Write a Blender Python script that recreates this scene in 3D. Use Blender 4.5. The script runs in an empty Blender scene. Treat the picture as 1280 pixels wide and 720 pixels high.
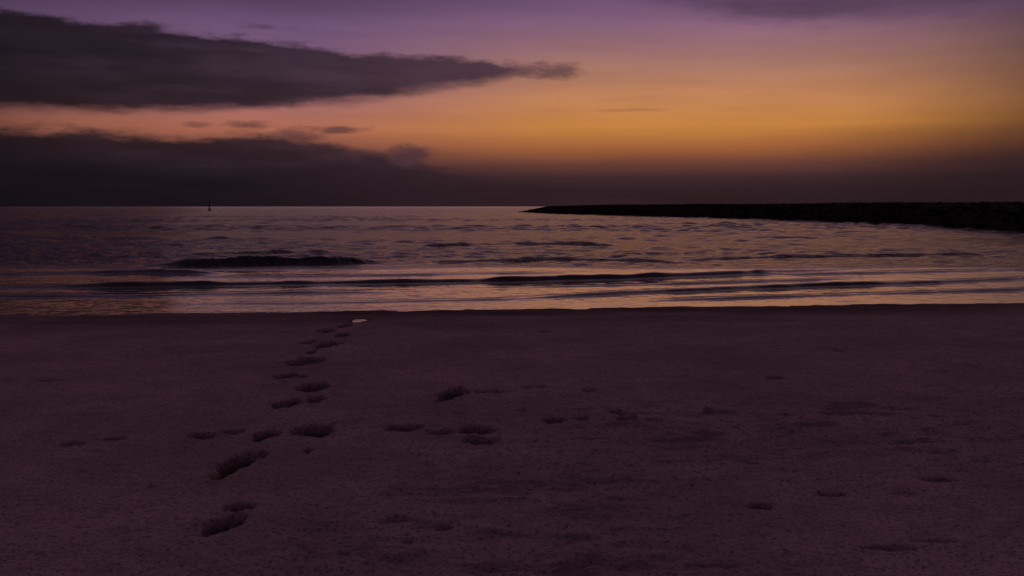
import bpy, math, numpy as np
from mathutils import Vector
rng = np.random.default_rng(7)
scene = bpy.context.scene
scene.view_settings.view_transform = 'Standard'
scene.view_settings.look = 'None'
scene.view_settings.exposure = 0
F = 35/36*1280
P = math.atan(102/F)
CAMZ = 1.36
SAND = 0.06

def ray(px, py):
    u = (px-640)/F; v = (360-py)/F
    return u, math.cos(P)+v*math.sin(P), -math.sin(P)+v*math.cos(P)
def ground(px, py, z=0.0):
    x, y, zz = ray(px, py); t = (z-CAMZ)/zz
    return x*t, y*t
def azel(px, py):
    x, y, z = ray(px, py)
    return math.degrees(math.atan2(x, y)), math.degrees(math.atan2(z, math.hypot(x, y)))
def lin(c):
    c = c/255
    return c/12.92 if c <= 0.04045 else ((c+0.055)/1.055)**2.4
def rgb(r, g, b): return (lin(r), lin(g), lin(b), 1)

# ---------------- camera ----------------
cd = bpy.data.cameras.new("camera"); cam = bpy.data.objects.new("camera", cd)
scene.collection.objects.link(cam); scene.camera = cam
cd.lens = 35; cd.sensor_width = 36; cd.clip_end = 20000; cd.clip_start = 0.05
cam.location = (0, 0, CAMZ); cam.rotation_euler = (math.pi/2-P, 0, 0)

# ---------------- node expression helper ----------------
class E:
    def __init__(s, nt, sock): s.nt = nt; s.s = sock
    def op(s, o, *a, clamp=False):
        n = s.nt.nodes.new('ShaderNodeMath'); n.operation = o; n.use_clamp = clamp
        for i, v in enumerate((s,)+a):
            if isinstance(v, E): s.nt.links.new(v.s, n.inputs[i])
            else: n.inputs[i].default_value = v
        return E(s.nt, n.outputs[0])
    def __add__(s, o): return s.op('ADD', o)
    def __sub__(s, o): return s.op('SUBTRACT', o)
    def __mul__(s, o): return s.op('MULTIPLY', o)
    def __truediv__(s, o): return s.op('DIVIDE', o)
def maprange(e, a, b, c=0.0, d=1.0, smooth=True):
    n = e.nt.nodes.new('ShaderNodeMapRange')
    if smooth: n.interpolation_type = 'SMOOTHSTEP'
    e.nt.links.new(e.s, n.inputs[0])
    for i, v in zip((1, 2, 3, 4), (a, b, c, d)): n.inputs[i].default_value = v
    return E(e.nt, n.outputs[0])
def combine(nt, x, y, z):
    n = nt.nodes.new('ShaderNodeCombineXYZ')
    for i, v in enumerate((x, y, z)):
        if isinstance(v, E): nt.links.new(v.s, n.inputs[i])
        else: n.inputs[i].default_value = v
    return n.outputs[0]
def noise(nt, vec, scale, detail=4, rough=0.55, dist=0.0):
    n = nt.nodes.new('ShaderNodeTexNoise')
    n.inputs['Scale'].default_value = scale; n.inputs['Detail'].default_value = detail
    n.inputs['Roughness'].default_value = rough; n.inputs['Distortion'].default_value = dist
    nt.links.new(vec, n.inputs['Vector'])
    return E(nt, n.outputs[0])
def ramp(nt, fac, stops):
    n = nt.nodes.new('ShaderNodeValToRGB'); cr = n.color_ramp
    nt.links.new(fac.s, n.inputs[0])
    stops = sorted(stops, key=lambda s: s[0])
    cr.elements[0].position = stops[0][0]; cr.elements[0].color = stops[0][1]
    cr.elements[1].position = stops[-1][0]; cr.elements[1].color = stops[-1][1]
    for p, c in stops[1:-1]:
        e = cr.elements.new(p); e.color = c
    return n.outputs[0]
def mixc(nt, fac, a, b):
    n = nt.nodes.new('ShaderNodeMix'); n.data_type = 'RGBA'
    if isinstance(fac, E): nt.links.new(fac.s, n.inputs[0])
    else: n.inputs[0].default_value = fac
    for i, v in ((6, a), (7, b)):
        if isinstance(v, tuple): n.inputs[i].default_value = v
        else: nt.links.new(v, n.inputs[i])
    return n.outputs[2]

# ---------------- world / sky ----------------
w = bpy.data.worlds.new("World"); scene.world = w; w.use_nodes = True
w.cycles.sampling_method = 'NONE'
nt = w.node_tree; nt.nodes.clear()
out = nt.nodes.new('ShaderNodeOutputWorld')
tc = nt.nodes.new('ShaderNodeTexCoord')
sep = nt.nodes.new('ShaderNodeSeparateXYZ'); nt.links.new(tc.outputs['Generated'], sep.inputs[0])
X, Y, Z = [E(nt, sep.outputs[i]) for i in range(3)]
az = X.op('ARCTAN2', Y)*(180/math.pi)
el = Z.op('ARCSINE')*(180/math.pi)
def elfac(e): return max(0, min(1, (e+2)/62))
ef = maprange(el, -2, 60, smooth=False)
def S(py, c, px=640): return (elfac(azel(px, py)[1]), rgb(*c))
UP = [(elfac(18), rgb(90,67,92)), (elfac(30), rgb(77,59,78)), (1.0, rgb(74,57,72))]
glow = ramp(nt, ef, [(0.0, rgb(28,22,28)), S(257,(31,24,32)), S(238,(38,28,37)), S(222,(56,37,44)), S(205,(100,60,52)),
    S(185,(156,94,56)), S(158,(198,130,66)), S(122,(190,129,88)), S(88,(166,117,101)), S(60,(150,107,112)), S(30,(132,96,122)),
    S(0,(108,78,114))]+UP)
pink = ramp(nt, ef, [(0.0, rgb(20,16,22)), S(257,(22,18,26)), S(235,(28,22,31)), S(212,(50,34,41)), S(190,(114,68,62)),
    S(165,(172,104,82)), S(140,(162,104,98)), S(110,(138,96,112)), S(75,(120,88,118)), S(35,(108,80,116)),
    S(0,(80,58,88))]+UP)
back = ramp(nt, ef, [(0.0, rgb(12,10,15)), (elfac(3), rgb(22,18,26)), (elfac(12), rgb(46,35,49)), (elfac(30), rgb(67,52,68)), (1.0, rgb(74,57,72))])
gl_az = azel(880, 200)[0]
left_mix = maprange(az, azel(760,200)[0], azel(330,200)[0])
right_mix = maprange(az, azel(980,200)[0], azel(1560,200)[0])
left_dark = maprange(az, azel(330,200)[0], azel(-420,200)[0])
c0 = mixc(nt, left_mix, glow, pink)
c0 = mixc(nt, right_mix, c0, back)
c0 = mixc(nt, left_dark, c0, back)
rh = maprange(az, azel(900,200)[0], azel(1330,200)[0])*maprange(el, azel(640,130)[1], azel(640,215)[1])
c0 = mixc(nt, rh*0.62, c0, rgb(40,28,34))
lowv = combine(nt, az*0.16, el*0.75, 3.1)
finev = combine(nt, az*0.5, el*1.6, 8.7)
n1 = noise(nt, lowv, 1.0, 4, 0.6)-0.5
n2 = noise(nt, finev, 1.0, 4, 0.62, 0.0)-0.5
n3 = noise(nt, combine(nt, az*0.12, el*1.1, 1.3), 1.0, 2, 0.5)
def curve(pts, lo=-45.0, hi=45.0, top=15.0):
    f = maprange(az, lo, hi, smooth=False)
    n = nt.nodes.new('ShaderNodeFloatCurve'); nt.links.new(f.s, n.inputs['Value'])
    c = n.mapping.curves[0]
    conv = []
    for px, py in pts:
        a, e = azel(px, py); conv.append(((a-lo)/(hi-lo), e/top))
    c.points[0].location = (0, conv[0][1]); c.points[1].location = (1, conv[-1][1])
    for a, e in conv: c.points.new(a, e)
    for p in c.points: p.handle_type = 'AUTO_CLAMPED'
    n.mapping.use_clip = False
    n.mapping.update()
    return E(nt, n.outputs[0])*top
def band(topp, botp, amp_t, amp_b, soft_t, soft_b):
    t = curve(topp)+n1*amp_t+n2*(amp_t*0.8)
    b = curve(botp)+n1*amp_b+n2*(amp_b*0.8)
    return maprange(t-el, 0, soft_t)*maprange(el-b, 0, soft_b)
cl1 = band([(-200,-20),(0,2),(90,18),(200,28),(330,42),(420,58),(560,64),(630,73),(680,86),(740,104),(900,130)],
           [(-200,150),(0,146),(150,150),(260,148),(400,138),(500,128),(600,113),(660,100),(690,94),(740,98),(900,130)], 1.5, 0.9, 0.6, 0.9)
cl2 = band([(-200,150),(0,152),(120,158),(220,164),(300,162),(400,170),(460,182),(510,193),(560,209),(640,225),(760,238),(900,250)],
           [(-200,300),(560,300),(900,300)], 1.3, 0.5, 0.7, 0.8)
cl3 = band([(-200,-300),(640,-300),(1500,-300)],
           [(-200,-60),(600,-40),(700,-10),(780,8),(860,26),(950,42),(1080,38),(1200,30),(1300,20),(1500,0)], 1.0, 1.4, 1.0, 1.5)
def blob(px, py, rx, ry):
    a, e = azel(px, py); k = F*math.pi/180
    dx = (az-a)*(k/rx); dy = (el-e)*(k/ry)
    d = (dx*dx+dy*dy).op('SQRT')
    return maprange(d+n2*2.4+n1*0.6, 1.25, 0.2)
blobs = None
for b, s in (((512,196,32,15),1.0), ((440,194,55,9),.6), ((330,33,34,5),.55), ((688,88,48,10),.85), ((775,138,70,2.6),.28),
          ((425,162,42,6),.85), ((310,157,32,6),.75), ((245,155,20,4),.5), ((370,168,40,8),.7)):
    m = blob(*b)*s
    blobs = m if blobs is None else blobs.op('MAXIMUM', m)
shade = maprange(n1+n3*0.8, 0.1, 0.8)
ccol = mixc(nt, shade, rgb(33,25,34), rgb(56,42,55))
ccol = mixc(nt, maprange(az, azel(260,100)[0], azel(760,100)[0], 0, 0.75), ccol, rgb(84,58,73))
ccol = mixc(nt, maprange(az, azel(260,100)[0], azel(-60,100)[0], 0, 0.75), ccol, rgb(16,12,18))
c2col = mixc(nt, maprange(el, 4.2, 0.8, 0, 0.9), ccol, rgb(20,16,22))
c2col = mixc(nt, maprange(az, azel(200,200)[0], azel(580,200)[0], 0, 0.5), c2col, rgb(50,34,42))
c3col = mixc(nt, n3, rgb(68,50,73), rgb(96,69,92))
cc = mixc(nt, cl3*0.8, c0, c3col)
cc = mixc(nt, cl2*0.94, cc, c2col)
cc = mixc(nt, blobs*0.85, cc, mixc(nt, 0.4, ccol, rgb(84,54,62)))
cc = mixc(nt, cl1*0.96, cc, ccol)
vm = nt.nodes.new('ShaderNodeVectorMath'); vm.operation = 'SCALE'
nt.links.new(cc, vm.inputs[0]); nt.links.new(maprange(n3, 0.3, 0.7, 0.95, 1.05).s, vm.inputs['Scale'])
bg = nt.nodes.new('ShaderNodeBackground'); nt.links.new(vm.outputs[0], bg.inputs[0]); bg.inputs[1].default_value = 1.0
sky = nt.nodes.new('ShaderNodeTexSky'); sky.sky_type = 'NISHITA'; sky.sun_disc = False
sky.sun_elevation = math.radians(1.0); sky.sun_rotation = math.radians(gl_az)
bg2 = nt.nodes.new('ShaderNodeBackground'); nt.links.new(sky.outputs[0], bg2.inputs[0]); bg2.inputs[1].default_value = 0.0004
add = nt.nodes.new('ShaderNodeAddShader')
nt.links.new(bg.outputs[0], add.inputs[0]); nt.links.new(bg2.outputs[0], add.inputs[1])
nt.links.new(add.outputs[0], out.inputs[0])

# ---------------- sun (afterglow: very weak and very soft) ----------------
sd = bpy.data.lights.new("sun", 'SUN'); so = bpy.data.objects.new("sun", sd); scene.collection.objects.link(so)
sd.energy = 0.08; sd.angle = math.radians(60); sd.color = (1, 0.60, 0.62)
a = math.radians(gl_az); e = math.radians(12)
dirv = Vector((math.sin(a)*math.cos(e), math.cos(a)*math.cos(e), math.sin(e)))
so.rotation_euler = dirv.to_track_quat('Z', 'Y').to_euler()

# ---------------- numpy noise ----------------
def vnoise(x, y, seed):
    r = np.random.default_rng(seed).random((256, 256))
    xi = np.floor(x).astype(int); yi = np.floor(y).astype(int)
    fx = x-xi; fy = y-yi
    fx = fx*fx*fx*(fx*(fx*6-15)+10); fy = fy*fy*fy*(fy*(fy*6-15)+10)
    a_, b_ = r[xi % 256, yi % 256], r[(xi+1) % 256, yi % 256]
    c_, d_ = r[xi % 256, (yi+1) % 256], r[(xi+1) % 256, (yi+1) % 256]
    return (a_*(1-fx)+b_*fx)*(1-fy)+(c_*(1-fx)+d_*fx)*fy-0.5
def fbm(x, y, seed, o=4, g=0.5):
    s = 0; am = 1
    for i in range(o):
        s = s+am*vnoise(x*2**i+17*i, y*2**i+31*i, seed+i); am *= g
    return s
def grid_mesh(name, Xg, Yg, Zg, mat, attrs=None):
    r, c = Xg.shape
    co = np.stack([Xg, Yg, Zg], -1).reshape(-1, 3).astype(np.float32)
    idx = np.arange(r*c).reshape(r, c)
    q = np.stack([idx[:-1, :-1], idx[:-1, 1:], idx[1:, 1:], idx[1:, :-1]], -1).reshape(-1).astype(np.int32)
    n = q.size//4
    me = bpy.data.meshes.new(name)
    me.vertices.add(r*c); me.vertices.foreach_set('co', co.ravel())
    me.loops.add(q.size); me.loops.foreach_set('vertex_index', q)
    me.polygons.add(n); me.polygons.foreach_set('loop_start', np.arange(0, q.size, 4, dtype=np.int32))
    me.update(calc_edges=True)
    me.polygons.foreach_set('use_smooth', np.ones(n, dtype=bool))
    for k, v in (attrs or {}).items():
        at = me.attributes.new(k, 'FLOAT', 'POINT'); at.data.foreach_set('value', v.ravel().astype(np.float32))
    ob = bpy.data.objects.new(name, me); scene.collection.objects.link(ob)
    me.materials.append(mat)
    return ob
def new_mat(name):
    m = bpy.data.materials.new(name); m.use_nodes = True
    return m, m.node_tree, m.node_tree.nodes['Principled BSDF']

sx0, sy0 = ground(0, 391); sx1, sy1 = ground(1280, 376)
SL = (sy1-sy0)/(sx1-sx0)
def shore(x): return sy0+(np.clip(x, -200, 30)-sx0)*SL

# ---------------- sand ----------------
m, nt, bs = new_mat("sand")
geo = nt.nodes.new('ShaderNodeNewGeometry'); pos = geo.outputs['Position']
def attr(nt, n):
    a = nt.nodes.new('ShaderNodeAttribute'); a.attribute_name = n; return E(nt, a.outputs['Fac'])
damp_shade = attr(nt, 'damp_shade')
na = noise(nt, pos, 0.9, 4, 0.6); nb = noise(nt, pos, 48, 2, 0.8); nc = noise(nt, pos, 9, 4, 0.7)
col = mixc(nt, maprange(na, 0.3, 0.7), (0.40, 0.285, 0.275, 1), (0.54, 0.385, 0.365, 1))
col = mixc(nt, maprange(nc, 0.42, 0.75, 0, 0.5), col, (0.22, 0.155, 0.155, 1))
col = mixc(nt, maprange(nb, 0.45, 0.72, 0, 0.85), col, (0.13, 0.093, 0.096, 1))
col = mixc(nt, damp_shade, col, (0.024, 0.017, 0.020, 1))  # damp sand by the shore, plus shade painted into the footprints
nt.links.new(col, bs.inputs['Base Color'])
bs.inputs['Roughness'].default_value = 1.0; bs.inputs['Specular IOR Level'].default_value = 0.0
bmp = nt.nodes.new('ShaderNodeBump'); bmp.inputs['Strength'].default_value = 1.0; bmp.inputs['Distance'].default_value = 0.022
nt.links.new((nb*0.45+nc*1.0).s, bmp.inputs['Height']); nt.links.new(bmp.outputs[0], bs.inputs['Normal'])
sand_mat = m

def geom(a, b, n0, ratio):
    out_ = [a]; st = n0
    while out_[-1] < b: out_.append(out_[-1]+st); st *= ratio
    return np.array(out_)
xs_f = np.linspace(-8, 8, 1150)
xr = geom(8, 6000, 0.03, 1.12)[1:]
xs = np.concatenate([-xr[::-1], xs_f, xr])
ys_f = geom(3.3, 14.5, 0.011, 1.0024)
yb = geom(-3.3, 200, 0.05, 1.2)[1:]
yf = geom(ys_f[-1], 7000, 0.06, 1.15)[1:]
ys = np.concatenate([-yb[::-1], ys_f, yf])
Xg, Yg = np.meshgrid(xs, ys)
sh = shore(Xg)
Zg = np.minimum(SAND, 0.012*(sh-Yg)); Zg = np.where(Yg > sh, np.maximum(-0.03*(Yg-sh), -4), Zg)
near = np.clip((sh-Yg)/2.5, 0, 1)
win = (np.abs(Xg) < 60) & (Yg > -40) & (Yg < 30)
Zn = 0.012*fbm(Xg*0.9, Yg*1.3, 11, 3)+0.005*fbm(Xg*3.5, Yg*6, 21, 3)
rough = np.clip(0.45+1.6*fbm(Xg*0.5+4, Yg*0.5, 41, 2)+0.16*Xg-0.20*(Yg-5.5), 0.12, 2.2)
Zn += 0.014*rough*fbm(Xg*9, Yg*16, 31, 4, 0.65)
Zg = Zg+np.where(win, Zn*(0.10+0.9*near), 0)
damp_shade_v = np.clip(1-(sh-Yg)/2.6+0.5*fbm(Xg*0.5, Yg*2, 61, 3), 0, 1)
damp_shade_v = np.where(Yg > 0, damp_shade_v*0.68, 0)
damp_shade_v = np.maximum(damp_shade_v, np.where(win, 0.6*np.clip(rough-0.8, 0, 1)*np.clip(-3.5*fbm(Xg*2.2, Yg*6, 33, 4, 0.65)-0.3, 0, 1), 0))  # darker mottling over the rougher sand

# footprints & marks: (px, py, w, h, depth factor, shoe)
prints = [(277,662,50,31,1.2,1),(298,638,32,10,.8,0),(297,584,46,29,1.2,1),(331,547,28,14,1.0,1),(360,508,32,15,1.2,1),(391,541,50,12,1.0,0),
 (357,473,28,9,1.0,0),(378,473,12,5,.7,0),(379,455,44,12,1.2,1),(391,486,32,9,1.0,0),(397,501,24,8,.7,0),(408,432,28,11,1.2,1),(386,427,18,6,.8,0),
 (408,412,20,6,.9,0),(428,417,18,6,.9,0),(432,405,16,5,.9,0),(447,398,20,7,.8,0),(388,441,10,5,.7,0),
 (290,543,32,7,.9,0),(251,548,28,7,.9,0),(143,551,22,5,.7,0),(95,559,28,6,.8,0),(145,592,18,5,.3,0),
 (563,497,40,15,1.0,1),(507,538,36,8,.9,0),(550,544,34,6,.8,0),(598,541,36,8,1.0,0),(597,553,36,9,1.0,0),
 (780,519,30,5,.7,0),(782,526,26,6,.7,0),(692,529,26,6,.75,0),(725,527,20,5,.65,0),(893,517,28,5,.7,0),(965,528,16,4,.35,0),(950,636,36,7,.7,0),
 (1037,621,38,6,.65,0),(858,648,18,5,.5,0),(555,665,24,7,.6,0),(495,654,44,8,.4,0),(650,516,16,4,.5,0),(860,547,12,5,.5,0),(385,567,14,8,.7,0),
 (1140,556,50,5,.35,0),(510,681,18,10,.45,0),(430,697,12,6,.4,0),(920,536,18,4,.45,0),(675,486,40,4,.45,0),(680,412,14,4,.45,0),(605,492,70,4,.35,0),
 (1170,603,46,5,.45,0),(1110,689,70,6,.4,0),(1165,681,60,5,.4,0),(890,711,60,7,.35,0),
 (455,592,14,4,.3,0),(1225,580,30,4,.35,0),(970,474,22,4,.4,0),(1130,620,30,4,.3,0),(60,478,30,3,.35,0),(735,490,18,4,.4,0),
 (190,611,12,4,.35,0),(1050,440,14,4,.35,0),(700,614,40,4,.35,0),(770,626,36,4,.35,0),(840,560,30,4,.25,0)]
for i, (px, py, pw, ph, dep, shoe) in enumerate(prints):
    cx, cy = ground(px, py, SAND*0.8)
    d = cy; wx = pw/F*d/2
    y0 = ground(px, py+ph/2, SAND*.8)[1]; y1 = ground(px, py-ph/2, SAND*.8)[1]
    ly = (y1-y0)/2; cy = (y0+y1)/2
    ly = min(ly, 0.30); wx *= 1.03
    i0, i1 = np.searchsorted(ys, [cy-ly*2.8, cy+ly*2.8]); j0, j1 = np.searchsorted(xs, [cx-wx*2.8, cx+wx*2.8])
    if i1 <= i0 or j1 <= j0: continue
    x = Xg[i0:i1, j0:j1]; y = Yg[i0:i1, j0:j1]
    u = (x-cx)/wx; v = (y-cy)/ly
    if shoe:
        u = u-0.25*v; u = u/(0.80+0.2*np.clip(v, -1, 1)+0.14*np.cos(v*4.5))
    wob = 0.55*fbm(x*8+i*3.7, y*8+i, 71, 4, 0.6)
    q = np.sqrt(u*u+v*v)+wob
    D = 0.105*min(dep, 1.1)*min(1, max(0.25, min(wx, ly)/0.10))
    t = np.clip((1.18-q)/0.42, 0, 1); t = t*t*(3-2*t)
    rim = np.exp(-((q-1.35)/0.18)**2)
    Zg[i0:i1, j0:j1] += -D*t*(1+0.3*fbm(x*16, y*16, 81+i, 2))+0.08*D*rim*(1+2.5*fbm(x*14, y*14, 91+i, 2))
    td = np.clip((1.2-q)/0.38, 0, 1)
    damp_shade_v[i0:i1, j0:j1] = np.maximum(damp_shade_v[i0:i1, j0:j1], td*min(1, dep*1.1))  # shadow inside each print painted in through the base colour
grid_mesh("sand_beach", Xg, Yg, Zg, sand_mat, {'damp_shade': damp_shade_v})

# ---------------- sea ----------------
m, nt, bs = new_mat("sea_water")
geo = nt.nodes.new('ShaderNodeNewGeometry'); pos = geo.outputs['Position']
sp = nt.nodes.new('ShaderNodeSeparateXYZ'); nt.links.new(pos, sp.inputs[0])
px_, py_ = E(nt, sp.outputs[0]), E(nt, sp.outputs[1])
chop = attr(nt, 'chop')
bs.inputs['Base Color'].default_value = (0.012, 0.010, 0.016, 1)
nt.links.new(maprange(chop, 0, 1, 0.08, 0.14).s, bs.inputs['Roughness']); bs.inputs['IOR'].default_value = 1.333
v1 = combine(nt, px_*0.7, py_*0.9, 0.0)
w1 = noise(nt, v1, 5.0, 3, 0.65)
h = w1*0.28*chop+noise(nt, combine(nt, px_, py_, 0.0), 3.0, 2, 0.5)*0.012
bmp = nt.nodes.new('ShaderNodeBump'); bmp.inputs['Strength'].default_value = 1.0; bmp.inputs['Distance'].default_value = 1.0
nt.links.new(h.s, bmp.inputs['Height']); nt.links.new(bmp.outputs[0], bs.inputs['Normal'])
water_mat = m

yw1 = geom(10.8, 240, 0.030, 1.0044)
yw2 = geom(yw1[-1], 9000, 1.2, 1.05)[1:]
yw = np.concatenate([yw1, yw2])
uu = np.linspace(-1, 1, 1050); uu = 0.7*uu+0.3*uu**3
U, Yw = np.meshgrid(uu, yw)
Xw = U*(1.15*Yw+6)
shw = shore(Xw)
off = Yw-shw
Zw = np.zeros_like(Xw)
chopmask = np.clip((Yw-22)/5+0.6*fbm(Xw*0.15, Yw*0.3, 91, 3), 0, 1)
gust = 0.75+1.1*(fbm(Xw*0.05, Yw*0.08, 92, 3)+0.1)
warps = [vnoise(Xw*f, Yw*f, 100+j) for j, f in enumerate((.8, .5, .35, .25))]
r2 = np.random.default_rng(5)
NW = 44
for k in range(NW):
    L = 0.30*(3.6/0.30)**((k+r2.uniform())/NW); th = r2.normal(0, 0.85); ph = r2.uniform(0, 6.28)
    kx = math.sin(th)*2*math.pi/L; ky = math.cos(th)*2*math.pi/L
    lim = 0.0044*Yw+0.02
    res = np.clip((L/lim-2.5)/2, 0, 1)*np.clip((Yw-14*L)/(5*L)+0.1, 0, 1)
    wp = warps[min(3, int(4*k/NW))]*3.5*(1 if r2.random() > .5 else -1)
    Zw += 0.0076*L*np.sin(kx*Xw+ky*Yw+ph+wp)*chopmask*res*gust
Zw += 0.004*fbm(Xw*0.5, Yw*2.2, 95, 3)*np.clip(off/1.5, 0, 1)
ridges = [
 ([(170,333),(250,333),(340,331),(420,330),(505,327)], .17, .13, .6),
 ([(150,322),(250,319),(350,316),(440,317)], .09, .16, .7),
 ([(-100,362),(0,361),(200,358),(420,355),(640,352),(780,349),(900,344),(1000,340),(1110,335)], .085, .11, .45),
 ([(560,377),(700,371),(850,365),(1000,360),(1150,355),(1280,349),(1400,345)], .055, .08, .4),
 ([(-100,372),(0,371),(200,370),(400,367),(520,365)], .028, .08, .4),
 ([(760,378),(900,374),(1100,368),(1280,362),(1400,358)], .030, .06, .3),
 ([(200,381),(400,379),(560,376),(700,376)], .016, .05, .3),
 ([(150,348),(400,346),(600,343),(760,341)], .030, .08, .4),
 ([(600,360),(760,358),(950,353),(1100,347)], .026, .07, .35),
 ([(500,329),(600,327),(700,325),(800,327),(900,331)], .08, .12, .5),
 ([(880,341),(1000,344),(1280,338),(1400,336)], .05, .1, .5),
 ([(500,309),(600,306),(700,305),(790,308)], .10, .2, 1.0),
 ([(820,327),(950,322),(1100,320),(1300,318)], .06, .14, .7),
 ([(-60,345),(60,343),(180,341),(300,343)], .06, .10, .5),
 ([(820,300),(950,297),(1150,299)], .06, .25, 1.0),
 ([(60,302),(200,298),(380,300)], .06, .25, 1.0)]
for i, (pts, hh, wf, wb) in enumerate(ridges):
    g = np.array([ground(a_, b_) for a_, b_ in pts]); o = np.argsort(g[:, 0]); g = g[o]
    yr = np.interp(Xw, g[:, 0], g[:, 1])+0.18*fbm(Xw*0.5+i*9, Xw*0+i, 120+i, 3)
    span = g[-1, 0]-g[0, 0]; tl = max(0.22*span, 0.3)
    ext = np.clip((Xw-g[0, 0])/tl, 0, 1)*np.clip((g[-1, 0]-Xw)/tl, 0, 1)
    ext = ext*ext*(3-2*ext)*(0.85+0.7*(fbm(Xw*0.9+i*5, Xw*0, 140+i, 3)+.1))
    s = Yw-yr
    prof = np.where(s < 0, np.exp(-(s/wf)**2), np.exp(-(s/wb)**2))
    Zw += hh*ext*prof
Zw += 0.004
grid_mesh("sea_water", Xw, Yw, Zw, water_mat, {'chop': np.clip(chopmask, 0.0, 1)})

# ---------------- breakwater ----------------
m, nt, bs = new_mat("dark_rock")
tcn = nt.nodes.new('ShaderNodeNewGeometry')
rn = noise(nt, tcn.outputs['Position'], 2.5, 4, 0.6)
nt.links.new(mixc(nt, rn, (0.012, 0.010, 0.011, 1), (0.04, 0.034, 0.034, 1)), bs.inputs['Base Color'])
bs.inputs['Roughness'].default_value = 0.95; bs.inputs['Specular IOR Level'].default_value = 0.05
bmp = nt.nodes.new('ShaderNodeBump'); bmp.inputs['Distance'].default_value = 0.1
nt.links.new(rn.s, bmp.inputs['Height']); nt.links.new(bmp.outputs[0], bs.inputs['Normal'])
rock_mat = m
foot = [ground(*p) for p in ((648,265.0),(690,267.2),(760,269),(850,271.2),(1000,275.6),(1140,281.5),(1290,291))]
foot += [(27.5, 38.0), (27.5, 24), (27, 6)]
foot = np.array(foot)
seg = np.r_[0, np.cumsum(np.hypot(*np.diff(foot, axis=0).T))]
tt = np.linspace(0, seg[-1], 420)
fx = np.interp(tt, seg, foot[:, 0]); fy = np.interp(tt, seg, foot[:, 1])
cxn = np.gradient(fx); cyn = np.gradient(fy); ln = np.hypot(cxn, cyn); nx, ny = -cyn/ln, cxn/ln
flip = np.where(nx < 0, -1, 1); nx *= flip; ny *= flip
hgt = np.interp(tt, [0, 14, 40, 90, seg[-1]], [0.10, 0.65, 1.35, 1.65, 1.65])*(1+0.05*fbm(tt*0.05, tt*0, 200, 3))
prof_s = np.array([-1.5, 0, .8, 1.6, 2.4, 3.4, 4.6, 6.0, 9.0, 16.0, 30.0]); prof_h = np.array([-.6, 0, .45, .75, .92, 1.0, 1.0, 0.97, .9, .6, -.3])
ss = np.linspace(-1.5, 30, 60)
ph_ = np.interp(ss, prof_s, prof_h)
BX = fx[:, None]+nx[:, None]*ss*0.6; BY = fy[:, None]+ny[:, None]*ss*0.6
BZ = hgt[:, None]*ph_[None, :]+0.10*fbm(BX*1.5, BY*1.5, 210, 3)
bw = grid_mesh("breakwater", BX.T, BY.T, BZ.T, rock_mat)
bw2v = []; bw2f = []
import bmesh
bm = bmesh.new(); bmesh.ops.create_icosphere(bm, subdivisions=1, radius=1)
iv = np.array([v.co[:] for v in bm.verts]); iff = np.array([[v.index for v in f.verts] for f in bm.faces]); bm.free()
for k in range(2600):
    t = rng.uniform(0, seg[-1]); s = rng.uniform(-0.4, 3.6)
    i = min(int(t/seg[-1]*419), 419)
    hh = hgt[i]*np.interp(s, prof_s, prof_h); r = rng.uniform(0.12, 0.30)
    v = iv*(1+rng.uniform(-.25, .25, (len(iv), 1)))*np.array([r*rng.uniform(.8, 1.5), r*rng.uniform(.8, 1.5), r*rng.uniform(.45, .65)])
    v += [fx[i]+nx[i]*s*.6, fy[i]+ny[i]*s*.6, min(hh, hgt[i]-0.13)]
    bw2f.append(iff+len(bw2v)*len(iv)); bw2v.append(v)
me = bpy.data.meshes.new("boulders"); me.from_pydata(np.concatenate(bw2v).tolist(), [], np.concatenate(bw2f).tolist())
me.materials.append(rock_mat)
bo = bpy.data.objects.new("boulders", me); scene.collection.objects.link(bo); bo.parent = bw

# ---------------- channel beacon ----------------
m, nt, bs = new_mat("beacon_paint")
bs.inputs['Base Color'].default_value = (0.04, 0.035, 0.035, 1); bs.inputs['Roughness'].default_value = 0.7
D = 330.0
bx, by = (263-640)/F*D, D
bm = bmesh.new()
def cone(r1, r2, z0, z1, x=0, y=0, n=10):
    res = bmesh.ops.create_cone(bm, cap_ends=True, segments=n, radius1=r1, radius2=r2, depth=z1-z0)
    bmesh.ops.translate(bm, verts=res['verts'], vec=(x, y, (z0+z1)/2))
cone(.6, .45, -1, .5, n=14)
cone(.12, .08, .5, 2.9)
for ang in range(3):
    a_ = ang*2.094
    cone(.05, .04, .5, 1.6, .28*math.cos(a_), .28*math.sin(a_), 6)
cone(.34, .30, 1.6, 1.72, n=12)
cone(.30, .02, 2.6, 3.3, n=12)
me = bpy.data.meshes.new("channel_beacon"); bm.to_mesh(me); bm.free(); me.materials.append(m)
ob = bpy.data.objects.new("channel_beacon", me); ob.location = (bx, by, 0); scene.collection.objects.link(ob)
